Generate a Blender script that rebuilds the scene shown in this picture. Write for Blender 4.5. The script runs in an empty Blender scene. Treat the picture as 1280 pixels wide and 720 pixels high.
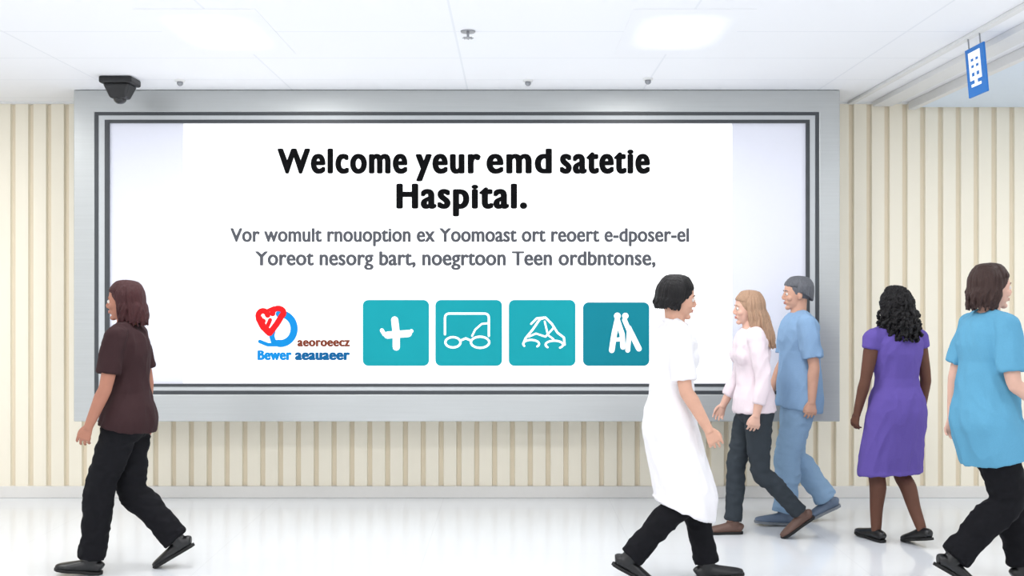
import bpy, bmesh, math, random
from mathutils import Vector, Matrix, noise
random.seed(7)
scene=bpy.context.scene
F=1244.0; CH=1.5; HY=365.0
WALL=7.26; CEIL=2.883; SD=6.80
def wx(px,d): return (px-640.0)*d/F
def wz(py,d): return CH+(HY-py)*d/F
def lin(c):
    o=[]
    for v in c:
        v/=255.0
        o.append(v/12.92 if v<=0.04045 else ((v+0.055)/1.055)**2.4)
    return (o[0],o[1],o[2],1.0)
def link(o):
    bpy.context.collection.objects.link(o); return o
# ---------------------------------------------------------------- materials
def mat(name,rgb,rough=0.6,var=0.06,scale=30.0,bump=0.0,metal=0.0,emit=0.0,stretch=(1,1,1),spec=0.5,sss=0.0):
    m=bpy.data.materials.new(name); m.use_nodes=True
    nt=m.node_tree; b=nt.nodes['Principled BSDF']
    tc=nt.nodes.new('ShaderNodeTexCoord'); mp=nt.nodes.new('ShaderNodeMapping'); mp.inputs['Scale'].default_value=stretch
    nz=nt.nodes.new('ShaderNodeTexNoise'); nz.inputs['Scale'].default_value=scale; nz.inputs['Detail'].default_value=3
    nt.links.new(tc.outputs['Object'],mp.inputs[0]); nt.links.new(mp.outputs[0],nz.inputs['Vector'])
    mx=nt.nodes.new('ShaderNodeMixRGB'); c=lin(rgb)
    mx.inputs[1].default_value=tuple(v*(1-var) for v in c[:3])+(1,)
    mx.inputs[2].default_value=tuple(min(1,v*(1+var)) for v in c[:3])+(1,)
    nt.links.new(nz.outputs['Fac'],mx.inputs[0]); nt.links.new(mx.outputs[0],b.inputs['Base Color'])
    b.inputs['Roughness'].default_value=rough; b.inputs['Metallic'].default_value=metal
    b.inputs['Specular IOR Level'].default_value=spec
    if sss: 
        b.inputs['Subsurface Weight'].default_value=sss; b.inputs['Subsurface Radius'].default_value=(0.02,0.008,0.005); b.inputs['Subsurface Scale'].default_value=0.3
    if emit:
        nt.links.new(mx.outputs[0],b.inputs['Emission Color']); b.inputs['Emission Strength'].default_value=emit
    if bump:
        bp=nt.nodes.new('ShaderNodeBump'); bp.inputs['Strength'].default_value=bump; bp.inputs['Distance'].default_value=0.004
        nt.links.new(nz.outputs['Fac'],bp.inputs['Height']); nt.links.new(bp.outputs[0],b.inputs['Normal'])
    return m
M_SLAT=mat('cream_slat',(244,237,219),0.6,0.03,6,0.0,stretch=(1,1,0.2))
M_GAP=mat('slat_groove',(232,220,196),0.8,0.04,6)
M_BASE=mat('baseboard_white',(226,224,220),0.5,0.02)
M_PLAIN=mat('white_wall',(232,232,231),0.7,0.02)
M_METAL=mat('brushed_aluminium',(186,189,189),0.34,0.06,8,0.05,metal=0.4,stretch=(0.3,1,12))
M_METALD=mat('grey_bezel',(192,196,198),0.4,0.03,metal=0.2)
M_DARK=mat('dark_bezel',(60,64,68),0.4,0.05)
M_WHITE=mat('display_white',(254,254,254),0.5,0.0,emit=0.3)
M_SIDE=mat('display_pale_blue',(219,221,232),0.6,0.01,emit=0.10,spec=0.1)
M_BLACK=mat('display_black',(8,8,10),0.8,0.0,spec=0.1)
M_TXT=mat('display_grey',(84,86,92),0.8,0.0,spec=0.1)
M_TEAL=mat('display_teal',(22,146,156),0.6,0.05,3,spec=0.1,emit=0.08)
M_TEALD=mat('display_deep_teal',(18,122,138),0.6,0.05,3,spec=0.1,emit=0.08)
M_ICON=mat('display_icon_white',(250,253,253),0.6,0.0,emit=0.25)
M_RED=mat('logo_red',(212,26,30),0.7,0.0,spec=0.1,emit=0.2)
M_BLUE=mat('logo_blue',(18,128,196),0.7,0.0,spec=0.1,emit=0.15)
M_NAVY=mat('logo_navy',(20,92,142),0.7,0.0,spec=0.1,emit=0.05)
M_BROWN=mat('logo_brown',(122,62,46),0.7,0.0,spec=0.1)
M_CAMBLK=mat('black_plastic',(22,22,24),0.4,0.05)
M_CHROME=mat('chrome',(150,152,156),0.3,0.03,metal=0.8)
M_SIGNB=mat('sign_blue',(28,112,192),0.5,0.03,emit=0.1)
M_BLUEG=mat('pale_blue_added_glow',(210,222,235),0.5,0.02,emit=0.12)  # soffit colour with a faint added glow to make it lighter
def grid_mat(name,rgb,line,period,width,off,rough,spec=0.5,var=0.01):
    m=mat(name,rgb,rough,var,2.0,spec=spec)
    nt=m.node_tree; b=nt.nodes['Principled BSDF']
    tc=nt.nodes.new('ShaderNodeTexCoord'); sp=nt.nodes.new('ShaderNodeSeparateXYZ'); nt.links.new(tc.outputs['Object'],sp.inputs[0])
    outs=[]
    for ax in (0,1):
        a=nt.nodes.new('ShaderNodeMath'); a.operation='ADD'; a.inputs[1].default_value=off[ax]+100*period[ax]; nt.links.new(sp.outputs[ax],a.inputs[0])
        q=nt.nodes.new('ShaderNodeMath'); q.operation='MODULO'; q.inputs[1].default_value=period[ax]; nt.links.new(a.outputs[0],q.inputs[0])
        l=nt.nodes.new('ShaderNodeMath'); l.operation='LESS_THAN'; l.inputs[1].default_value=width; nt.links.new(q.outputs[0],l.inputs[0]); outs.append(l)
    mxm=nt.nodes.new('ShaderNodeMath'); mxm.operation='MAXIMUM'; nt.links.new(outs[0].outputs[0],mxm.inputs[0]); nt.links.new(outs[1].outputs[0],mxm.inputs[1])
    old=b.inputs['Base Color'].links[0].from_socket
    mx=nt.nodes.new('ShaderNodeMixRGB'); nt.links.new(mxm.outputs[0],mx.inputs[0]); nt.links.new(old,mx.inputs[1]); mx.inputs[2].default_value=lin(line)
    nt.links.new(mx.outputs[0],b.inputs['Base Color'])
    return m
CEILRGB=(249,250,253)
M_CEIL=grid_mat('ceiling_tiles',CEILRGB,(238,240,244),(1.2,0.6),0.012,(0.31,0.12),0.8,0.2)
M_FLOOR=grid_mat('polished_floor',(227,230,234),(221,224,228),(1.2,1.2),0.006,(0.5,0.3),0.12,0.6)
def painted_glow(hx,hy):  # soft-edged glow painted as emission, fading into ceiling colour towards the edges
    m=bpy.data.materials.new('painted_glow_panel'); m.use_nodes=True; nt=m.node_tree; b=nt.nodes['Principled BSDF']
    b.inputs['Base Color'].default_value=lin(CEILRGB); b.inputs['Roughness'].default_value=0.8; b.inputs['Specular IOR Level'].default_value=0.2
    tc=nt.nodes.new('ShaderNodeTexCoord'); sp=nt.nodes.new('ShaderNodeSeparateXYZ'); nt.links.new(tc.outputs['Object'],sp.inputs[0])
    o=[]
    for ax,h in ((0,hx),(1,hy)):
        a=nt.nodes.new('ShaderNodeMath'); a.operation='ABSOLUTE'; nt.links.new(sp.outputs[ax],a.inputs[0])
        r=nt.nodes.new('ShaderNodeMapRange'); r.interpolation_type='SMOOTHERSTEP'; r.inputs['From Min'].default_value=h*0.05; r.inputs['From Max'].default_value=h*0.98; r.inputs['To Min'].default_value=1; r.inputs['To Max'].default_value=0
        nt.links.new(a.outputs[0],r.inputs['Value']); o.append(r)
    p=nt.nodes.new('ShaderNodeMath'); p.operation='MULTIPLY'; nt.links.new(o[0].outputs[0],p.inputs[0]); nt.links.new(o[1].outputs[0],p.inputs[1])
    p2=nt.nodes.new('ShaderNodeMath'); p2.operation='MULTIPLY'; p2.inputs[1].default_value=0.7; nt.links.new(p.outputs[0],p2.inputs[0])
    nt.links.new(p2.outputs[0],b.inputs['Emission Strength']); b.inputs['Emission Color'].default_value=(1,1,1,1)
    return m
M_GLOW=painted_glow(0.30,0.46)
# ---------------------------------------------------------------- mesh helper
class MB:
    def __init__(s): s.v=[]; s.f=[]; s.m=[]
    def add(s,vs,fs,mi=0,M=None):
        b=len(s.v)
        s.v+= [ (M@Vector(p)) if M else Vector(p) for p in vs]
        s.f+= [tuple(i+b for i in f) for f in fs]; s.m+=[mi]*len(fs)
    def box(s,x0,x1,y0,y1,z0,z1,mi=0,M=None):
        vs=[(x,y,z) for x in (x0,x1) for y in (y0,y1) for z in (z0,z1)]
        s.add(vs,[(0,1,3,2),(4,6,7,5),(0,4,5,1),(2,3,7,6),(0,2,6,4),(1,5,7,3)],mi,M)
    def ell(s,c,r,M=None,nu=18,nv=12,mi=0):
        vs=[];fs=[]
        for j in range(1,nv):
            t=math.pi*j/nv
            for i in range(nu):
                a=2*math.pi*i/nu
                vs.append((c[0]+r[0]*math.sin(t)*math.cos(a),c[1]+r[1]*math.sin(t)*math.sin(a),c[2]+r[2]*math.cos(t)))
        vs.append((c[0],c[1],c[2]+r[2])); vs.append((c[0],c[1],c[2]-r[2])); T=len(vs)-2
        for j in range(nv-2):
            for i in range(nu):
                fs.append((j*nu+i,(j+1)*nu+i,(j+1)*nu+(i+1)%nu,j*nu+(i+1)%nu))
        for i in range(nu):
            fs.append((T,i,(i+1)%nu)); fs.append((T+1,(nv-2)*nu+(i+1)%nu,(nv-2)*nu+i))
        s.add(vs,fs,mi,M)
    def tube(s,pts,rad,side=(0,1,0),M=None,seg=18,sub=4,mi=0):
        pts=[Vector(p) for p in pts]; rad=[(r,r) if not isinstance(r,tuple) else r for r in rad]
        P=[];R=[]
        n=len(pts)
        def cr(a,b,c,d,t): return 0.5*((2*b)+(c-a)*t+(2*a-5*b+4*c-d)*t*t+(3*b-a-3*c+d)*t*t*t)
        for i in range(n-1):
            i0=max(i-1,0); i3=min(i+2,n-1)
            for k in range(sub):
                t=k/sub
                P.append(cr(pts[i0],pts[i],pts[i+1],pts[i3],t))
                R.append((rad[i][0]*(1-t)+rad[i+1][0]*t, rad[i][1]*(1-t)+rad[i+1][1]*t))
        P.append(pts[-1]); R.append(rad[-1])
        sd=Vector(side); vs=[];fs=[]
        for i,p in enumerate(P):
            T=(P[min(i+1,len(P)-1)]-P[max(i-1,0)]).normalized()
            a=(sd-T*sd.dot(T)).normalized(); b=T.cross(a)
            for k in range(seg):
                an=2*math.pi*k/seg
                vs.append(p+a*(R[i][0]*math.cos(an))+b*(R[i][1]*math.sin(an)))
        for i in range(len(P)-1):
            for k in range(seg):
                fs.append((i*seg+k,i*seg+(k+1)%seg,(i+1)*seg+(k+1)%seg,(i+1)*seg+k))
        fs.append(tuple(range(seg-1,-1,-1))); fs.append(tuple(range((len(P)-1)*seg,len(P)*seg)))
        s.add(vs,fs,mi,M)
    def mesh(s,name,mats,recalc=True):
        me=bpy.data.meshes.new(name); me.from_pydata([tuple(v) for v in s.v],[],s.f)
        for m in mats: me.materials.append(m)
        me.polygons.foreach_set('material_index',s.m)
        if recalc:
            bm=bmesh.new(); bm.from_mesh(me); bmesh.ops.recalc_face_normals(bm,faces=bm.faces); bm.to_mesh(me); bm.free()
        me.update(); return me
    def obj(s,name,mats,smooth=False,bevel=0.0,loc=None,recalc=True):
        if not isinstance(mats,(list,tuple)): mats=[mats]
        if loc is not None:
            l=Vector(loc); s.v=[v-l for v in s.v]
        me=s.mesh(name,mats,recalc)
        if smooth: me.polygons.foreach_set('use_smooth',[True]*len(me.polygons))
        o=link(bpy.data.objects.new(name,me))
        if loc is not None: o.location=loc
        if bevel:
            b=o.modifiers.new('bevel','BEVEL'); b.width=bevel; b.segments=2; b.limit_method='ANGLE'
        return o
def parent(c,p):
    c.parent=p
    c.matrix_parent_inverse=Matrix.Translation(-p.location)
    return c
# ---------------------------------------------------------------- room
def struct(o): o['kind']='structure'; return o
XW=5.6; YB=-2.5
b=MB(); b.box(-XW,XW,YB,WALL+0.12,-0.1,0); struct(b.obj('floor',M_FLOOR))
b=MB(); b.box(-XW,XW,YB,WALL+0.12,CEIL,CEIL+0.1); struct(b.obj('ceiling',M_CEIL))
b=MB(); b.box(-XW-0.1,-XW,YB,WALL+0.12,0,CEIL); struct(b.obj('wall_left',M_PLAIN))
b=MB(); b.box(XW,XW+0.1,YB,WALL+0.12,0,CEIL); struct(b.obj('wall_right',M_PLAIN))
b=MB(); b.box(-XW,XW,WALL+0.022,WALL+0.12,0,CEIL,1)
per=22.3*WALL/F; x=-XW+0.02
while x<XW-per:
    w=per*0.80
    z0,z1=0.085,CEIL-0.002
    vs=[(x,WALL+0.028,z0),(x+w*0.06,WALL,z0),(x+w*0.94,WALL,z0),(x+w,WALL+0.028,z0),(x,WALL+0.028,z1),(x+w*0.06,WALL,z1),(x+w*0.94,WALL,z1),(x+w,WALL+0.028,z1)]
    b.add(vs,[(0,1,5,4),(1,2,6,5),(2,3,7,6),(0,3,2,1),(4,5,6,7),(0,4,7,3)],0)
    x+=per
struct(b.obj('wall_back',[M_SLAT,M_GAP]))
b=MB(); b.box(-XW,XW,WALL-0.015,WALL+0.03,0,0.085); struct(b.obj('baseboard_back',M_BASE,bevel=0.004))
b=MB(); b.box(-XW,XW,WALL-0.02,WALL+0.03,CEIL-0.012,CEIL); struct(b.obj('trim_1',M_PLAIN))
# ---------------------------------------------------------------- display
def ring(o,i,d0,d1,name,m,bev=0.0):
    b=MB(); vs=[]
    for (r,d) in ((o,d0),(i,d0),(o,d1),(i,d1)):
        for (px,py) in ((r[0],r[1]),(r[2],r[1]),(r[2],r[3]),(r[0],r[3])):
            vs.append((wx(px,SD),d,wz(py,SD)))
    fs=[]
    for k in range(4):
        n=(k+1)%4
        fs+= [(k,n,4+n,4+k),(8+k,12+k,12+n,8+n),(k,8+k,8+n,n),(4+k,4+n,12+n,12+k)]
    b.add(vs,fs); return b.obj(name,m,bevel=bev)
disp=bpy.data.objects.new('information_display',None); link(disp)
disp.location=(wx(571,SD),SD,wz(527,SD))
disp['label']='large wide wall-mounted hospital welcome screen with brushed metal frame'; disp['category']='information display'
hb=MB(); hb.box(wx(100,SD),wx(1042,SD),SD+0.05,WALL-0.001,wz(520,SD),CEIL-0.006); parent(hb.obj('housing',M_METAL),disp)
fr=ring((92,112.6,1050,527),(118,140,1024,493),SD,SD+0.06,'outer_frame',M_METAL,0.006); fr['label']='brushed aluminium outer frame'; parent(fr,disp)
parent(ring((118,140,1024,493),(122.5,144,1019.5,488.5),SD+0.004,SD+0.05,'bezel',M_DARK),disp)
parent(ring((122.5,144,1019.5,488.5),(130.5,149.5,1012.5,483.5),SD+0.008,SD+0.05,'bezel',M_METALD),disp)
parent(ring((130.5,149.5,1012.5,483.5),(136,153.5,1008,480),SD+0.004,SD+0.05,'bezel',M_DARK),disp)
SP=SD+0.02
b=MB()
b.box(wx(134,SD),wx(1010,SD),SP,SP+0.03,wz(481.5,SD),wz(151.5,SD),1)
screen=b.obj('screen_panel',[M_WHITE,M_SIDE],loc=(wx(571,SD),SP,wz(317,SD)))
screen['label']='lit display panel with white page and pale blue side bands'
parent(screen,disp)
def sparent(o):
    o.parent=screen; o.matrix_parent_inverse=Matrix.Translation(-(Vector(screen.location))); return o
b=MB(); b.box(wx(228,SD),wx(916,SD),SP-0.0015,SP,wz(479.5,SD),wz(153.8,SD)); sparent(b.obj('white_page',M_WHITE))
TL=SP-0.003
def rawtext(body,space):
    cu=bpy.data.curves.new('t','FONT'); cu.body=body; cu.size=1.0; cu.space_character=space
    o=link(bpy.data.objects.new('tmp',cu)); bpy.context.view_layer.update()
    dg=bpy.context.evaluated_depsgraph_get(); me=bpy.data.meshes.new_from_object(o.evaluated_get(dg)); bpy.data.objects.remove(o)
    return [v.co.copy() for v in me.vertices],[tuple(p.vertices) for p in me.polygons]
CAPH=max(v.y for v in rawtext('H',1.0)[0]); XH=max(v.y for v in rawtext('x',1.0)[0])
def text(body,x0,ycap,x1,ybase,m,name,bold=0.0,space=1.0,d=TL,xr=0.76):
    V,Fs=rawtext(body,space)
    for v in V:
        if v.y>0:
            v.y = v.y*(xr*CAPH/XH) if v.y<=XH else xr*CAPH+(v.y-XH)*(CAPH-xr*CAPH)/(CAPH-XH)
    iv=sorted((min(V[i].x for i in f),max(V[i].x for i in f),k) for k,f in enumerate(Fs))
    groups=[];end=None
    for a,c,k in iv:
        if end is None or a-end>0.17*space: groups.append([]); end=c
        groups[-1].append(k); end=max(end,c)
    X0,X1=min(v.x for v in V)-bold,max(v.x for v in V)+bold
    ky=(ybase-ycap)/(CAPH+0.9*bold)
    sh=[(0,0)]
    if bold: sh+=[(bold*math.cos(a*math.pi/6),0.55*bold*math.sin(a*math.pi/6)) for a in range(12)]
    for g in groups:
        b=MB()
        for q,(dx,dy) in enumerate(sh):
            mp={};vs=[];fs=[]
            for k in g:
                f=[]
                for i in Fs[k]:
                    if i not in mp:
                        mp[i]=len(vs); v=V[i]
                        px=x0+(v.x+dx-X0)/(X1-X0)*(x1-x0); py=ybase-(v.y+dy+0.3*bold)*ky
                        vs.append((wx(px,SD),d-q*0.00003,wz(py,SD)))
                    f.append(mp[i])
                fs.append(tuple(f))
            b.add(vs,fs)
        sparent(b.obj(name,m,recalc=False))
BB=0.054
text('Welcome',346,185,509,216,M_BLACK,'headline_text',BB,1.16)
text('yeur',519,185,601,216,M_BLACK,'headline_text',BB,1.16)
text('emd',608,185,690,216,M_BLACK,'headline_text',BB-0.006,1.16)
text('satetie',700,185,813,216,M_BLACK,'headline_text',BB+0.004,1.16)
text('Haspital.',495,229,659,260,M_BLACK,'headline_text',BB,1.16)
text('Vor womult rnouoption ex Yoomoast ort reoert e-dposer-el',287,285,862,302,M_TXT,'body_text',0.034,1.02)
text('Yoreot nesorg bart, noegrtoon Teen ordbntonse,',318,314,820,331.5,M_TXT,'body_text',0.034,1.02)
def stroke(b,pts,w,mi=0,closed=False,d=TL-0.001):
    pts=[Vector((p[0],p[1])) for p in pts]
    if closed: pts=pts+[pts[0]]
    for i in range(len(pts)-1):
        a,c=pts[i],pts[i+1]; t=(c-a)
        if t.length<1e-6: continue
        t.normalize(); n=Vector((-t.y,t.x))*w/2
        q=[a+n,c+n,c-n,a-n]; dd=d-len(b.f)*0.000004
        b.add([(wx(p.x,SD),dd,wz(p.y,SD)) for p in q],[(0,1,2,3)],mi)
    for p in pts:
        dd=d-len(b.f)*0.000004
        b.add([(wx(p.x+w/2*math.cos(k*math.pi/6),SD),dd,wz(p.y+w/2*math.sin(k*math.pi/6),SD)) for k in range(12)],[tuple(range(12))],mi)
def poly(b,pts,mi=0,d=TL-0.001):
    b.add([(wx(p[0],SD),d,wz(p[1],SD)) for p in pts],[tuple(range(len(pts)))],mi)
def rrect(x0,y0,x1,y1,r,n=6):
    o=[]
    for cx,cy,a0 in ((x1-r,y0+r,-90),(x1-r,y1-r,0),(x0+r,y1-r,90),(x0+r,y0+r,180)):
        for k in range(n+1):
            a=math.radians(a0+90*k/n); o.append((cx+r*math.cos(a),cy+r*math.sin(a)))
    return o
def arc(cx,cy,rx,ry,a0,a1,n=16): return [(cx+rx*math.cos(math.radians(a0+(a1-a0)*k/n)),cy+ry*math.sin(math.radians(a0+(a1-a0)*k/n))) for k in range(n+1)]
tiles=[(453,375,536,457.5),(544,375,627.5,457.5),(636,375,719.5,457.5),(729,378,812,457.5)]
for k,t in enumerate(tiles):
    b=MB(); poly(b,rrect(*t,7),0,TL)
    if k==0:
        stroke(b,[(493,400),(495,417),(495,434)],9,1); stroke(b,[(484,419),(510,417)],9,1); stroke(b,[(477,413),(480,418),(485,419)],5,1); stroke(b,[(514,414),(509,417)],5,1)
    elif k==1:
        stroke(b,[(556,418)]+arc(561,397,5,5,180,270,5)+arc(606,397,5,5,270,360,5)+[(611,420)],2.8,1)
        stroke(b,arc(566,428,9.5,6.5,0,360,20),2.8,1); stroke(b,arc(600,428,11.5,7,0,360,20),2.8,1)
        stroke(b,[(575,426),(582,423),(589,426)],2.8,1)
        stroke(b,[(611,404),(602,405),(594,412),(590,420)],2.4,1)
    elif k==2:
        stroke(b,[(654,430),(657,423),(666,412),(675,399),(682,397),(690,405),(697,416),(705,422),(706,431)],2.8,1)
        stroke(b,[(664,405),(671,398),(680,397)],2.6,1); stroke(b,[(661,421),(670,417),(682,421),(692,410)],2.4,1)
        stroke(b,[(681,402),(685,419),(692,424)],2.4,1)
        stroke(b,arc(664,430,10,5,150,400),2.6,1); stroke(b,arc(693,431,11,5,140,410),2.6,1)
    else:
        stroke(b,[(765,438),(768,418),(772,400)],7,1); stroke(b,[(772,400),(778,418),(779,434)],6.5,1); stroke(b,[(768,425),(778,424)],5,1)
        stroke(b,arc(772,395,1.5,1.5,0,360),5.5,1)
        stroke(b,[(781,400),(787,414),(785,438)],6,1); stroke(b,[(786,410),(792,422),(799,436)],7,1)
        stroke(b,arc(782,395,1.5,1.5,0,360),5,1)
    o=b.obj('icon_tile',[M_TEALD if k==3 else M_TEAL,M_ICON],recalc=False); o['label']='deep teal rounded square pictogram tile' if k==3 else 'teal rounded square pictogram tile'; sparent(o)
b=MB()
D1=TL-0.0008; D2=TL-0.0020
stroke(b,arc(350,411,17,18.5,-95,100,24),9,1,d=D1)
stroke(b,[(348,430),(341,427),(339,420),(341,411),(347,401)],6.5,1,d=D1)
stroke(b,[(324,427),(334,431),(346,431)],4.5,1,d=D1)
stroke(b,arc(328,395,6,6.5,90,350,14),7,0,d=D2); stroke(b,[(323,398),(328,408),(336,416)],8.5,0,d=D2)
stroke(b,arc(347,391,7,5.5,170,390,14),7,0,d=D2); stroke(b,[(352,394),(346,404),(337,416)],7.5,0,d=D2)
stroke(b,[(337,400),(334,407)],5,0,d=D2); stroke(b,[(335,388),(342,385)],4.5,0,d=D2)
o=b.obj('clinic_logo',[M_RED,M_BLUE],recalc=False); o['label']='red heart and blue loop emblem'; sparent(o)
text('aeoroeecz',371,423,437,433,M_BROWN,'logo_text',0.065,1.10)
text('Bewer',321,438,364,450,M_BLUE,'logo_text',0.075,1.1)
text('aeauaeer',368,438,437,450,M_NAVY,'logo_text',0.075,1.1)
# ---------------------------------------------------------------- ceiling fixtures
def hang_d(py): return (CEIL-CH)*F/(HY-py)
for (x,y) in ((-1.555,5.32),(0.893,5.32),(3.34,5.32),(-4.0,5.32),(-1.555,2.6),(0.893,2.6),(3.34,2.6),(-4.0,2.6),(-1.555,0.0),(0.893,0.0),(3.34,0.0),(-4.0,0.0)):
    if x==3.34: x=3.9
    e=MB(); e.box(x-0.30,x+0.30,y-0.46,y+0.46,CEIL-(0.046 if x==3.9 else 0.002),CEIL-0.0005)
    o=e.obj('ceiling_light',M_GLOW,loc=(x,y,CEIL))
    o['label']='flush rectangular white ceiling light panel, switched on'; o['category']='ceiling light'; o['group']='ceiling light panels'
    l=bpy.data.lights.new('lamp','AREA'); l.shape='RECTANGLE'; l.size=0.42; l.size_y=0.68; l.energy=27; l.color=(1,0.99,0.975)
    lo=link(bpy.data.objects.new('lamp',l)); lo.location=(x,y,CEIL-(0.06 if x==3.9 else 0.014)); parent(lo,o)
# black security camera: flat mounting plate, tapered housing, small lens dome
d=6.44; cx=wx(150,d)
b=MB(); b.box(cx-0.105,cx+0.105,d-0.09,d+0.09,CEIL-0.045,CEIL-0.0005)
cam_o=b.obj('security_camera',M_CAMBLK,smooth=False,bevel=0.012,loc=(cx,d,CEIL)); cam_o['label']='black flat-topped tapered security camera mounted under the ceiling'; cam_o['category']='security camera'
b=MB(); z0,z1=CEIL-0.044,CEIL-0.135
vs=[]
for z,s in ((z0,0.088),(z1,0.052)):
    for sx,sy_ in ((-1,-1),(1,-1),(1,1),(-1,1)): vs.append((cx+sx*s,d+sy_*s*0.85,z))
b.add(vs,[(0,1,2,3),(7,6,5,4),(0,4,5,1),(1,5,6,2),(2,6,7,3),(3,7,4,0)])
parent(b.obj('camera_housing',M_CAMBLK,bevel=0.014),cam_o)
b=MB(); b.ell((cx,d,CEIL-0.135),(0.040,0.040,0.032),nu=24,nv=16)
c=b.obj('camera_dome',mat('smoked_dome',(30,30,32),0.12,0.05),smooth=True); parent(c,cam_o)
for px,py in ((225,103),(660,103),(810,101)):
    d=hang_d(py-3); cx=wx(px,d)
    b=MB(); b.tube([(cx,d,CEIL),(cx,d,CEIL-0.012)],[0.034,0.03],side=(1,0,0),seg=20,sub=1)
    o=b.obj('ceiling_sensor',M_PLAIN,loc=(cx,d,CEIL)); o['label']='small white ceiling sensor with grey lens'; o['category']='sensor'; o['group']='small ceiling sensors'
    b=MB(); b.ell((cx,d,CEIL-0.02),(0.02,0.02,0.02)); parent(b.obj('lens',M_CHROME,smooth=True),o)
d=hang_d(39); cx=wx(585,d)
b=MB(); b.tube([(cx,d,CEIL),(cx,d,CEIL-0.006)],[0.04,0.038],side=(1,0,0),seg=24,sub=1); b.tube([(cx,d,CEIL),(cx,d,CEIL-0.035)],[0.008,0.006],side=(1,0,0),sub=1)
sk=b.obj('fire_sprinkler',M_CHROME,loc=(cx,d,CEIL)); sk['label']='small metal fire sprinkler head in the ceiling'; sk['category']='sprinkler'
b=MB(); b.tube([(cx,d,CEIL-0.034),(cx,d,CEIL-0.038)],[0.02,0.02],side=(1,0,0),sub=1)
for a in range(8):
    an=a*math.pi/4; b.box(0.012,0.03,-0.003,0.003,-0.038,-0.035,0,Matrix.Translation((cx,d,CEIL))@Matrix.Rotation(an,4,'Z'))
parent(b.obj('deflector',M_CHROME),sk)
for k,(x0,x1,dr) in enumerate(((2.44,2.48,0.02),(2.62,2.76,0.035),(2.88,2.93,0.06))):
    b=MB(); b.box(x0,x1,1.0,WALL-0.03,CEIL-dr,CEIL-0.0005)
    o=b.obj('ceiling_rail',M_PLAIN,bevel=0.003,loc=(x0,4,CEIL)); o['label']=('narrow white rail fixed along the ceiling','wide white rail fixed along the ceiling','white edge rail beside the pale blue soffit')[k]; o['category']='ceiling rail'; o['group']='ceiling rails'
b=MB(); b.box(2.935,5.2,1.0,WALL-0.03,CEIL-0.04,CEIL-0.0005); struct(b.obj('trim_2',M_BLUEG))
X=2.466; da,db=5.20,5.41
b=MB(); b.box(X-0.006,X+0.006,da,db,CH+1.05,CH+1.31)
hs=b.obj('hanging_sign',M_SIGNB,bevel=0.003,loc=(X,(da+db)/2,CH+1.31)); hs['label']='small blue sign with white pictogram hanging from the ceiling'; hs['category']='sign'
def pq(b,y0,y1,z0,z1):
    b.box(X-0.0085,X-0.005,y0,y1,z0,z1)
b=MB(); z=CH
pq(b,5.24,5.37,z+1.25,z+1.285); pq(b,5.24,5.262,z+1.15,z+1.25); pq(b,5.348,5.37,z+1.15,z+1.25); pq(b,5.24,5.37,z+1.135,z+1.155)
pq(b,5.262,5.348,z+1.215,z+1.235); pq(b,5.262,5.348,z+1.175,z+1.2); pq(b,5.295,5.315,z+1.155,z+1.25)
pq(b,5.29,5.32,z+1.115,z+1.137); pq(b,5.25,5.36,z+1.10,z+1.115)
parent(b.obj('pictogram',M_ICON),hs)
for y in (5.24,5.37):
    b=MB(); b.tube([(X,y,CH+1.30),(X,y,CEIL-0.002)],[0.004,0.004],side=(1,0,0),sub=1,seg=8); parent(b.obj('hanger_rod',M_CHROME),hs)
hs.rotation_euler=(0,math.radians(-5),0)
# ---------------------------------------------------------------- people
def remesh(mb,name,m,voxel,smooth=4,wr=0.0,wf=(9,9,5),S=1.0,seed=0.0,fold=0.0):
    me=mb.mesh(name,[m]); o=link(bpy.data.objects.new(name,me))
    r=o.modifiers.new('r','REMESH'); r.mode='VOXEL'; r.voxel_size=voxel; r.use_smooth_shade=True
    if smooth:
        sm=o.modifiers.new('s','SMOOTH'); sm.factor=0.5; sm.iterations=smooth
    bpy.context.view_layer.update()
    dg=bpy.context.evaluated_depsgraph_get(); me2=bpy.data.meshes.new_from_object(o.evaluated_get(dg))
    bpy.data.objects.remove(o)
    me2.name=name
    if wr:
        nr=[v.normal.copy() for v in me2.vertices]
        for v,n in zip(me2.vertices,nr):
            p=v.co
            q=Vector((p.x*wf[0]+seed,p.y*wf[1],p.z*wf[2]))
            f=noise.noise(q)+0.5*noise.noise(q*2.1)
            dsp=wr*(1-abs(f)*2.2)
            if fold:
                q2=Vector((p.x*14+p.z*6+seed*2,p.y*14,p.z*2.2+p.x*3)); g=noise.noise(q2)
                dsp+=fold*(1-abs(g)*4.0)*0.6
            v.co=p+n*dsp
    me2.transform(Matrix.Scale(S,4))
    me2.polygons.foreach_set('use_smooth',[True]*len(me2.polygons))
    me2.materials.clear(); me2.materials.append(m); me2.update()
    return link(bpy.data.objects.new(name,me2))
TORSO=[(0.80,0.085,0.12),(0.86,0.11,0.16),(0.91,0.116,0.166),(0.98,0.108,0.153),(1.06,0.092,0.130),(1.12,0.088,0.124),(1.20,0.098,0.138),(1.28,0.110,0.156),(1.35,0.104,0.165),(1.40,0.085,0.145),(1.435,0.065,0.09),(1.46,0.055,0.058)]
L1=0.42; L2=0.40
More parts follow.
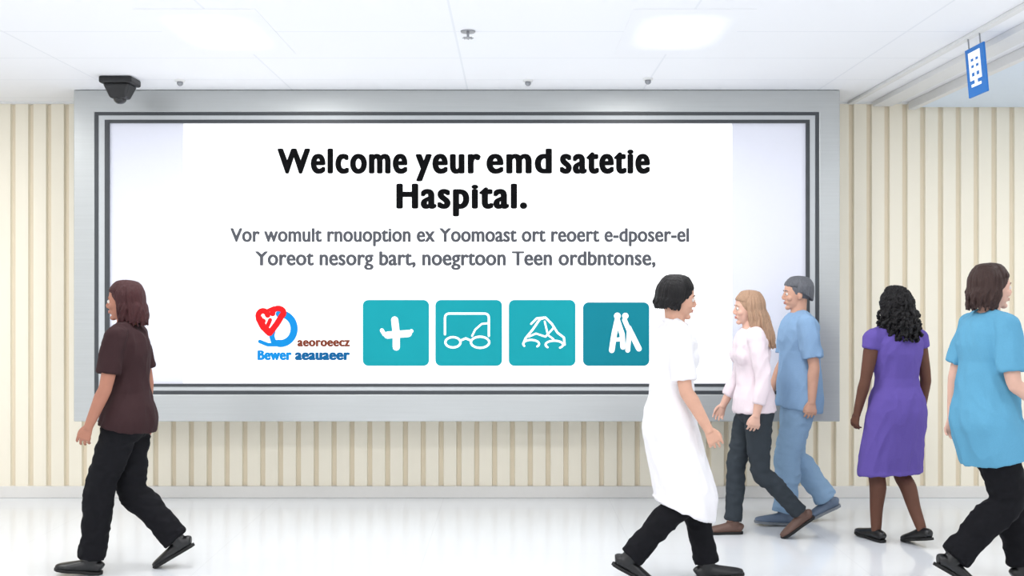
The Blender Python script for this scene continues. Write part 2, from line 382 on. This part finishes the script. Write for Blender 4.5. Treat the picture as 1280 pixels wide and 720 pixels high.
def person(sp):
    sd=sp.get('seed',1); rnd=random.Random(sd)
    bw=sp.get('bw',1.0); bd=sp.get('bd',1.0); female=sp.get('female',True)
    skin=sp['skin']; lean=math.radians(sp.get('lean',3))
    legs=[]
    PZ=0.90
    for (s,ax,th,lift) in sp['legs']:
        t=math.radians(th); c,sn=math.cos(t),math.sin(t)
        zmin=min(-x*sn+zz*c for x,zz in ((-0.07,-0.08),(0.185,-0.078)))
        az=-zmin+lift
        PZ=min(PZ,az+math.sqrt((L1+L2-0.004)**2-ax*ax))
        legs.append([s,ax,t,az])
    dz=PZ-0.90
    def U(p):
        x,y,z=p; h=z-0.9
        if h>0: x,z=x*math.cos(lean)+h*math.sin(lean),0.9+h*math.cos(lean)-x*math.sin(lean)
        return Vector((x,y,z+dz))
    S=sp['height']/(U((0,0,1.70)).z)
    J=[]
    for s,ax,t,az in legs:
        H=Vector((0,s*0.088,PZ)); A=Vector((ax,s*sp.get('stance',0.065),az))
        v=A-H; dd=v.length; a=(L1*L1-L2*L2+dd*dd)/(2*dd); h=math.sqrt(max(0,L1*L1-a*a)); u=v/dd
        pf=Vector((1,0,0)); pf=(pf-u*pf.dot(u)).normalized()
        K=H+u*a+pf*h
        Fm=Matrix.Translation(A)@Matrix.Rotation(t,4,'Y')
        J.append((s,H,K,A,Fm))
    sy=0.175*bw
    arms=[]
    for (s,a,e,ab) in sp['arms']:
        Sh=U((0.0,s*sy,1.385)); a=math.radians(a); e=math.radians(e); ab=math.radians(ab)
        d1=Vector((math.sin(a),s*math.sin(ab),-math.cos(a))).normalized(); E=Sh+d1*0.275
        d2=Vector((math.sin(a+e),s*math.sin(ab)*0.3,-math.cos(a+e))).normalized(); W=E+d2*0.24
        arms.append((s,Sh,E,W,d1,d2))
    b=MB()
    b.tube([U((0,0,z)) for z,_,_ in TORSO],[(ry*bw,rx*bd) for _,rx,ry in TORSO],seg=28)
    if female:
        for s in (-1,1): b.ell(U((0.072*bd,s*0.072,1.27)),(0.048,0.058,0.058))
    for s in (-1,1):
        b.ell((-0.046*bd,s*0.07,PZ-0.02),(0.066*bd,0.08*bw,0.09))
        b.tube([U((-0.01,s*0.03,1.42)),U((-0.005,s*0.10,1.405)),U((0,s*sy,1.385))],[0.045,0.045,0.05],side=(1,0,0))
    Hc=U((0.012,0,1.585))
    Hm=Matrix.Translation(Hc)@Matrix.Rotation(math.radians(sp.get('yaw',0)),4,'Z')@Matrix.Rotation(math.radians(sp.get('pitch',0)),4,'Y')@Matrix.Scale(0.96,4)
    b.tube([U((-0.005,0,1.40)),U((0.0,0,1.46)),Hm@Vector((-0.018,0,-0.07)),Hm@Vector((-0.018,0,-0.03))],[0.062,0.053,0.052,0.055])
    for s,Sh,E,W,d1,d2 in arms:
        b.ell(Sh,(0.052,0.052,0.052))
        b.tube([Sh,Sh.lerp(E,0.35),E,E.lerp(W,0.3),W,W+d2*0.02],[0.046,0.044*bd,0.036,0.038,0.025,0.024],side=(1,0,0))
        n=Vector((0,-s,0)); n=(n-d2*n.dot(d2)).normalized(); w=d2.cross(n)
        if w.x<0: w=-w
        k0=0.90
        b.tube([W,W+d2*0.03*k0,W+d2*0.062*k0,W+d2*0.088*k0],[(0.023,0.018),(0.030,0.016),(0.036,0.014),(0.035,0.011)],side=w)
        for k,(off,Ln) in enumerate(((-0.031,0.050),(-0.0108,0.064),(0.0108,0.070),(0.032,0.062))):
            p=W+d2*(0.072-abs(off)*0.12)+w*off; pts=[p-d2*0.01]; cur=math.radians(4)
            pts.append(p.copy())
            for q,(fr_,cu) in enumerate(((0.45,16+2*(3-k)),(0.30,30),(0.25,24))):
                cur+=math.radians(cu+rnd.uniform(-3,3)+(6 if k==0 else 0))
                dirv=(d2*math.cos(cur)+n*math.sin(cur)+w*(off*1.5)).normalized()
                p=p+dirv*(Ln*fr_); pts.append(p.copy())
            b.tube(pts,[0.0082,0.0084,0.0078,0.0072,0.0056],side=w,seg=10,sub=2)
        p=W+d2*0.018+w*0.018
        b.tube([p,p+d2*0.022+w*0.015+n*0.008,p+d2*0.045+w*0.022+n*0.018,p+d2*0.066+w*0.022+n*0.027],[0.013,0.0115,0.0095,0.007],side=n,seg=10,sub=2)
    for s,H,K,A,Fm in J:
        b.tube([H+Vector((0,0,0.02)),H.lerp(K,0.35),K,K.lerp(A,0.3)+Vector((-0.012,0,0)),K.lerp(A,0.65),A,A+Vector((0,0,-0.02))],[0.088*bw,0.080*bw,0.055,0.055,0.043,0.033,0.033])
        b.tube([Fm@Vector(p) for p in ((-0.05,0,-0.045),(0,0,-0.04),(0.06,0,-0.052),(0.12,0,-0.06),(0.165,0,-0.064))],[(0.024,0.026),(0.029,0.03),(0.032,0.022),(0.036,0.014),(0.026,0.009)])
    b.ell((-0.012,0,0.03),(0.095,0.075,0.085),Hm)
    b.tube([(0.02,0,0.06),(0.021,0,0.02),(0.022,0,-0.03),(0.026,0,-0.075),(0.036,0,-0.104)],[(0.06,0.062),(0.068,0.066),(0.062,0.062),(0.05,0.052),(0.026,0.032)],M=Hm,seg=22)
    b.tube([(0.083,0,0.010),(0.093,0,-0.012),(0.101,0,-0.028)],[0.008,0.0085,0.010],M=Hm,seg=12)
    b.ell((0.091,0,-0.034),(0.013,0.015,0.008),Hm); b.ell((0.074,0,0.022),(0.013,0.05,0.012),Hm)
    b.ell((0.075,0,-0.062),(0.013,0.025,0.014),Hm); b.ell((0.062,0,-0.098),(0.02,0.022,0.016),Hm)
    for s in (-1,1):
        b.ell((0.058,s*0.036,-0.03),(0.024,0.024,0.022),Hm)
        b.ell((-0.004,s*0.075,-0.008),(0.018,0.009,0.031),Hm); b.ell((0.0,s*0.073,-0.03),(0.009,0.008,0.012),Hm)
    body=remesh(b,'person',skin,0.0045,3,S=S)
    parts=[]
    for s in (-1,1):
        e=MB(); e.ell((0,0,0),(0.0115,0.0115,0.0115),nu=20,nv=14)
        C=Vector((0.0762,s*0.031,0.0))
        for i,f in enumerate(e.f):
            cc=sum((e.v[k] for k in f),Vector())/len(f)
            if cc.x>0.0094: e.m[i]=1
            if cc.x>0.0108: e.m[i]=2
        e.v=[Hm@(v+C) for v in e.v]; e.v=[v*S for v in e.v]
        parts.append(e.obj('eye',[M_EYE,M_IRIS,M_PUPIL],smooth=True))
        e=MB(); e.tube([(0.086,s*0.013,0.021),(0.085,s*0.03,0.026),(0.073,s*0.047,0.020)],[(0.0025,0.003),(0.0035,0.004),(0.002,0.002)],side=(0,0,1),M=Hm,seg=8)
        e.v=[v*S for v in e.v]; parts.append(e.obj('eyebrow',sp['hair'],smooth=True))
    e=MB()
    e.tube([(0.080,-0.021,-0.062),(0.0872,-0.008,-0.058),(0.0872,0.008,-0.058),(0.080,0.021,-0.062)],[0.002,0.004,0.004,0.002],side=(0,0,1),M=Hm,seg=8)
    e.tube([(0.080,-0.020,-0.063),(0.0868,-0.007,-0.067),(0.0868,0.007,-0.067),(0.080,0.020,-0.063)],[0.002,0.0045,0.0045,0.002],side=(0,0,1),M=Hm,seg=8)
    e.v=[v*S for v in e.v]; parts.append(e.obj('lips',sp['lip'],smooth=True))
    # ---- hair
    h=MB(); st=sp['style']; L=sp.get('hairlen',0.1); vol=sp.get('vol',1.0); curl=sp.get('curl',0)
    h.ell((-0.022,0,0.038),(0.096*vol,0.082*vol,0.088*vol),Hm,nu=24,nv=16)
    N=120
    for k in range(N):
        ph=math.radians(70+ (360-140)*k/(N-1)+rnd.uniform(-4,4))
        bk=(1-math.cos(ph))/2
        ln=L*(1+0.16*rnd.uniform(-1,1))
        if st=='short': ln=0.02+0.07*bk*bk
        cx,cy=math.cos(ph),math.sin(ph)
        jr=rnd.uniform(0.95,1.07)
        R1=0.088*vol*jr; R2=0.080*vol*jr
        wv=rnd.uniform(-0.010,0.010)*(2.0 if curl else 1)
        pts=[(-0.01,0,0.122*vol),(-0.022+cx*0.06,cy*0.052,0.108*vol),(-0.022+cx*R1,cy*R2,0.055),(-0.024+cx*R1*1.04,cy*R2*1.04,0.0)]
        rr=[0.0065,0.008,0.0072,0.0068]
        if st=='short':
            pts=pts[:3]+[(-0.022+cx*R1*0.98,cy*R2*0.98,0.04-ln)]; rr=[0.007,0.009,0.008,0.004]
        else:
            m=5; fl=sp.get('flare',1.05)
            for q in range(1,m+1):
                t=q/m; f=1.04+(fl-1.04)*t-0.10*t**4
                ww=wv*(2.0 if curl and q%2 else 1.0)
                pts.append((-0.026+cx*R1*f-0.01*t+ww*math.sin(t*6+k)-sp.get('sweep',0)*t,cy*R2*f+ww*math.cos(t*5+k),-ln*t)); rr.append(0.0072*(1-0.55*t)+0.001)
        h.tube(pts,rr,side=(0.3,1,0.2),M=Hm,seg=6,sub=3)
    if st!='short':
        h.tube([(-0.035,0,0.02),(-0.042,0,-L*0.45),(-0.05-sp.get('sweep',0)*0.8,0,-L*0.78)],[(0.074*vol,0.060*vol),(0.072*vol,0.053*vol),(0.058*vol,0.038*vol)],M=Hm)
    for k in range(27):
        ph=math.radians(-68+136*k/26); cx,cy=math.cos(ph),math.sin(ph); j=rnd.uniform(-0.004,0.004)
        h.tube([(-0.01,0,0.122*vol),(-0.02+cx*0.06,cy*0.055,0.112*vol),(-0.018+cx*0.092+j,cy*0.078,0.078),(-0.016+cx*0.096+j,cy*0.083,0.062-0.012*abs(cy)+j)],[0.0065,0.008,0.007,0.004],side=(0.3,1,0.2),M=Hm,seg=6,sub=3)
    parts.append(remesh(h,'hair',sp['hair'],0.0034,1 if curl else 0,wr=0.009 if curl else 0.0015,wf=(42,42,42) if curl else (80,80,7),S=S,seed=sd))
    if sp.get('trousers'):
        g=MB(); wd=sp.get('legw',1.0)
        tt=[(z,rx,ry) for z,rx,ry in TORSO if z<=1.0]
        g.tube([(0,0,z+dz) for z,_,_ in tt]+[(0,0,1.02+dz)],[((ry+0.010)*bw,(rx+0.010)*bd) for _,rx,ry in tt]+[((0.146)*bw,0.108*bd)],seg=28)
        for s in (-1,1): g.ell((-0.046*bd,s*0.07,PZ-0.02),(0.077*bd,0.086*bw,0.10))
        for s,H,K,A,Fm in J:
            hem=A+ (K-A).normalized()*0.012
            g.tube([H+Vector((0,0,0.03)),H.lerp(K,0.35),K,K.lerp(A,0.3)+Vector((-0.008,0,0)),K.lerp(A,0.65)+Vector((-0.006,0,0)),hem+Vector((-0.005,0,0))],
                   [0.096*bw,(0.093*bw,0.096*bw),0.071*wd+0.003,0.071*wd+0.003,0.066*wd,(0.062*wd,0.07*wd)],seg=24)
        parts.append(remesh(g,'trousers',sp['trousers'],0.008,3,wr=0.007,wf=(8,8,13),S=S,seed=sd*3.1))
    def legext(z):
        xs=[]
        for s,H,K,A,Fm in J:
            if z>H.z: xs.append(0.0)
            elif z>K.z: t=(H.z-z)/(H.z-K.z); xs.append(H.x+(K.x-H.x)*t)
            else: t=(K.z-z)/max(1e-4,(K.z-A.z)); xs.append(K.x+(A.x-K.x)*t)
        return min(xs),max(xs)
    g=MB(); hem=sp['hem']; off=sp.get('off',0.018); flare=sp.get('flareh',0.0)
    tr=0.016 if sp.get('trousers') else 0.0
    P=[];R=[]
    z=hem
    while z<0.92:
        lo,hi=legext(z+dz); k=(0.92-z)/0.5
        thick=0.138+tr-0.040*min(1,k)
        P.append(Vector(((lo+hi)/2*0.95-0.004,0,z+dz))); R.append(((0.194+tr*0.9+flare*k)*bw,((hi-lo)/2+thick+flare*k*0.5)*bd)); z+=0.04
    for zz,rx,ry in TORSO:
        if zz>=max(0.93,hem):
            o2=off if zz<1.42 else off*0.45
            if zz<1.0: o2=max(o2,0.024)+tr*0.7
            wst=sp.get('waist',0.6) ; ex=0.022*(1-wst) if 1.0<zz<1.2 else 0
            P.append(U((0,0,zz))); R.append(((ry+o2+ex)*bw,(rx+o2+ex)*bd))
    P[-1]=U((0,0,1.452))
    g.tube(P,R,seg=32)
    if female:
        for s in (-1,1): g.ell(U((0.074*bd,s*0.07,1.268)),(0.058,0.068,0.068))
    sl=sp['sleeve']
    for s,Sh,E,W,d1,d2 in arms:
        g.tube([U((-0.01,s*0.03,1.425)),U((-0.005,s*0.10,1.412)),U((0,s*sy,1.388))],[0.05,0.054,0.060],side=(1,0,0))
        g.ell(Sh,(0.062,0.062,0.062))
        sw=sp.get('slw',1.0)
        if sl<=1: 
            g.tube([Sh,Sh.lerp(E,sl*0.5),Sh.lerp(E,sl)],[0.060,0.060*sw,0.060*sw],side=(1,0,0))
        else:
            g.tube([Sh,Sh.lerp(E,0.5),E,E.lerp(W,(sl-1)*0.6),E.lerp(W,sl-1)],[0.060,0.056,0.048,0.047,0.041],side=(1,0,0))
    parts.append(remesh(g,sp['topname'],sp['top'],0.0075,2,wr=0.006,wf=(9,9,4),S=S,seed=sd*1.7,fold=0.005))
    parts[-1]['label']=sp['toplabel']
    if sp.get('collar'):
        g=MB()
        N=22
        for k in range(N):
            a=2*math.pi*k/N; a2=2*math.pi*(k+1)/N
            pa=U((0.002+0.066*math.cos(a),0.07*math.sin(a),1.452-0.012*math.cos(a))); pb=U((0.002+0.066*math.cos(a2),0.07*math.sin(a2),1.452-0.012*math.cos(a2)))
            g.tube([pa,pb],[(0.016,0.006),(0.016,0.006)],side=(0,0,1),seg=8,sub=1); g.ell(pa,(0.007,0.007,0.015),nu=8,nv=6)
        parts.append(remesh(g,'collar',sp['top'],0.005,2,S=S))
    for s,H,K,A,Fm in J:
        g=MB(); G=Matrix.Scale(S,4)@Fm
        sh=[(-0.072,-0.045,.02,.022),(-0.058,-0.040,.033,.036),(0,-0.035,.036,.042),(0.06,-0.044,.041,.033),(0.12,-0.052,.046,.026),(0.165,-0.056,.038,.019),(0.19,-0.060,.018,.012)]
        g.tube([(x,0,z) for x,z,_,_ in sh],[(ry,rz) for _,_,ry,rz in sh],seg=20)
        if sp.get('shoe_high',True): g.tube([(-0.015,0,-0.04),(-0.008,0,-0.01),(-0.004,0,0.015)],[(0.038,0.044),(0.039,0.044),(0.04,0.044)])
        g.v=[Fm@v for v in g.v]
        so=remesh(g,'shoe',sp['shoe'],0.005,2,S=S)
        g=MB()
        out=[(-0.078,0.0),(-0.07,.025),(-0.04,.036),(0.0,.037),(0.05,.038),(0.1,.047),(0.14,.047),(0.175,.034),(0.196,.012)]
        ol=[(x,y) for x,y in out]+[(x,-y) for x,y in reversed(out[1:])]
        m=len(ol); vs=[(x,y,-0.08) for x,y in ol]+[(x,y,-0.062) for x,y in ol]
        fs=[tuple(range(m)),tuple(range(2*m-1,m-1,-1))]+[(k,(k+1)%m,m+(k+1)%m,m+k) for k in range(m)]
        g.add(vs,fs,0,G); sole=g.obj('sole',sp['sole'],bevel=0.003)
        sole.parent=so; parts.append(so)
    for p in parts: p.parent=body
    d=sp['d']; body.location=(wx(sp['px'],d),d,0); body.rotation_euler=(0,0,math.radians(sp['head']))
    body['label']=sp['label']; body['category']='person'
    return body
M_EYE=mat('eye_white',(215,208,202),0.3,0.01); M_IRIS=mat('iris_brown',(80,50,32),0.25,0.1); M_PUPIL=mat('pupil',(8,8,8),0.2,0)
def skinm(n,c): return mat(n,c,0.6,0.10,25,0.05,sss=0.05,spec=0.3)
SK_L=skinm('skin_light',(206,160,138)); SK_M=skinm('skin_warm',(170,118,98)); SK_D=skinm('skin_brown',(98,64,50)); SK_P=skinm('skin_pale',(212,170,152))
LP1=mat('lips_rose',(184,116,104),0.45); LP2=mat('lips_deep',(104,58,52),0.45)
def hairm(n,c): return mat(n,c,0.55,0.5,80,0.8,stretch=(5,5,0.3),spec=0.3)
H_RED=hairm('hair_dark_auburn',(60,26,28)); H_BLK=hairm('hair_black',(16,14,16)); H_BLD=hairm('hair_blonde_brown',(168,136,112)); H_GRY=hairm('hair_grey',(100,102,108)); H_BRN=hairm('hair_dark_brown',(58,40,36))
def cloth(n,c,v=0.06): return mat(n,c,0.85,v,180,0.25,spec=0.15)
BLKP=cloth('cloth_black',(20,20,24)); SHOEB=mat('shoe_black',(16,16,18),0.35,0.1); SHOEBR=mat('shoe_brown',(96,70,60),0.5); SHOEG=mat('shoe_blue_grey',(96,112,134),0.5); SOLEB=mat('sole_black',(12,12,12),0.7); SOLEG=mat('sole_grey',(120,126,134),0.7)
person(dict(px=160,d=5.35,head=182,height=1.555,skin=SK_M,lip=LP1,hair=H_RED,style='bob',hairlen=0.13,vol=1.03,flare=1.15,seed=3,lean=1,
  legs=[(1,0.19,-6,0),(-1,-0.26,30,0)],arms=[(1,8,14,9),(-1,-10,12,8)],trousers=BLKP,legw=1.10,hem=0.86,sleeve=0.75,slw=1.05,
  top=cloth('shirt_dark_maroon',(54,36,38)),topname='t_shirt',toplabel='dark maroon short-sleeved shirt',shoe=SHOEB,sole=SOLEB,
  label='walking person with dark auburn hair, dark shirt and black trousers'))
person(dict(px=837,d=5.12,head=0,height=1.575,skin=SK_L,lip=LP1,hair=H_BLK,style='bob',hairlen=0.06,vol=1.08,flare=0.98,seed=5,lean=3,pitch=6,bd=0.94,
  legs=[(1,0.22,-6,0),(-1,-0.22,28,0)],arms=[(-1,5,24,8),(1,-10,10,8)],trousers=BLKP,legw=0.96,hem=0.44,flareh=0.0,sleeve=0.85,slw=1.05,collar=True,off=0.022,waist=0.5,
  top=cloth('coat_white',(234,232,235),0.02),topname='tunic',toplabel='long white knee-length clinical tunic',shoe=SHOEB,sole=SOLEB,
  label='walking person with short black hair in long white tunic'))
person(dict(px=943,d=6.12,head=180,height=1.50,skin=SK_P,lip=LP1,hair=H_BLD,style='long',hairlen=0.25,vol=1.06,flare=1.35,sweep=0.04,seed=8,lean=3,bw=0.92,bd=0.95,
  legs=[(-1,0.14,0,0),(1,-0.29,34,0)],arms=[(1,-8,20,8),(-1,8,18,8)],trousers=cloth('denim_dark',(54,60,66)),legw=0.84,hem=0.88,sleeve=1.7,
  top=cloth('blouse_pale_pink',(228,214,220),0.03),topname='blouse',toplabel='pale pink long-sleeved blouse',shoe=SHOEBR,sole=SOLEB,
  label='walking person with long blonde-brown hair, pale blouse, dark jeans'))
person(dict(px=1000,d=6.46,head=180,height=1.595,skin=SK_L,lip=LP1,hair=H_GRY,style='short',vol=1.02,seed=11,lean=1,female=False,bw=1.02,
  legs=[(1,0.13,-4,0),(-1,-0.20,24,0)],arms=[(1,-8,12,8),(-1,10,12,5)],trousers=cloth('scrubs_light_blue',(138,168,198)),legw=1.15,hem=0.80,sleeve=0.85,slw=1.15,off=0.028,waist=0.2,
  top=cloth('scrub_shirt_light_blue',(136,168,202)),topname='scrub_shirt',toplabel='light blue scrub shirt',shoe=SHOEG,sole=SOLEG,
  label='person with short grey hair in light blue scrubs beside screen'))
person(dict(px=1121,d=5.95,head=112,height=1.505,skin=SK_D,lip=LP2,hair=H_BLK,style='long',hairlen=0.20,vol=1.22,flare=1.3,curl=1,seed=13,lean=1,bw=1.10,bd=1.12,
  legs=[(1,0.10,-2,0),(-1,-0.13,14,0)],arms=[(1,4,12,10),(-1,-4,16,10)],hem=0.46,flareh=0.03,sleeve=0.25,stance=0.085,shoe_high=False,waist=1.0,off=0.014,
  top=cloth('dress_purple',(98,82,158)),topname='dress',toplabel='knee-length fitted purple dress',shoe=SHOEB,sole=SOLEB,
  label='person with long curly black hair in purple dress walking away'))
person(dict(px=1232,d=5.08,head=2,height=1.635,skin=SK_P,lip=LP1,hair=H_BRN,style='bob',hairlen=0.11,vol=1.06,flare=1.05,seed=17,lean=2,bw=1.04,bd=1.04,
  legs=[(1,0.24,-8,0),(-1,-0.20,30,0)],arms=[(-1,2,46,9),(1,-14,10,8)],trousers=BLKP,legw=1.12,hem=0.70,sleeve=0.8,slw=1.15,off=0.024,waist=0.2,
  top=cloth('scrub_top_sky_blue',(94,156,188)),topname='scrub_top',toplabel='loose sky blue scrub top',shoe=SHOEB,sole=SOLEB,
  label='walking person with dark brown bob, sky blue scrub top'))
# ---------------------------------------------------------------- light + camera
w=bpy.data.worlds.new('world'); scene.world=w; w.use_nodes=True
bg=w.node_tree.nodes['Background']; bg.inputs[0].default_value=(0.97,0.98,1.0,1); bg.inputs[1].default_value=1.15
cd=bpy.data.cameras.new('camera'); cam=link(bpy.data.objects.new('camera',cd)); cam.location=(0,0,CH); cam.rotation_euler=(math.radians(90),0,0)
cd.sensor_width=36; cd.lens=F/1280*36; cd.shift_y=5/1280.0
scene.camera=cam
scene.view_settings.view_transform='Standard'; scene.view_settings.look='None'
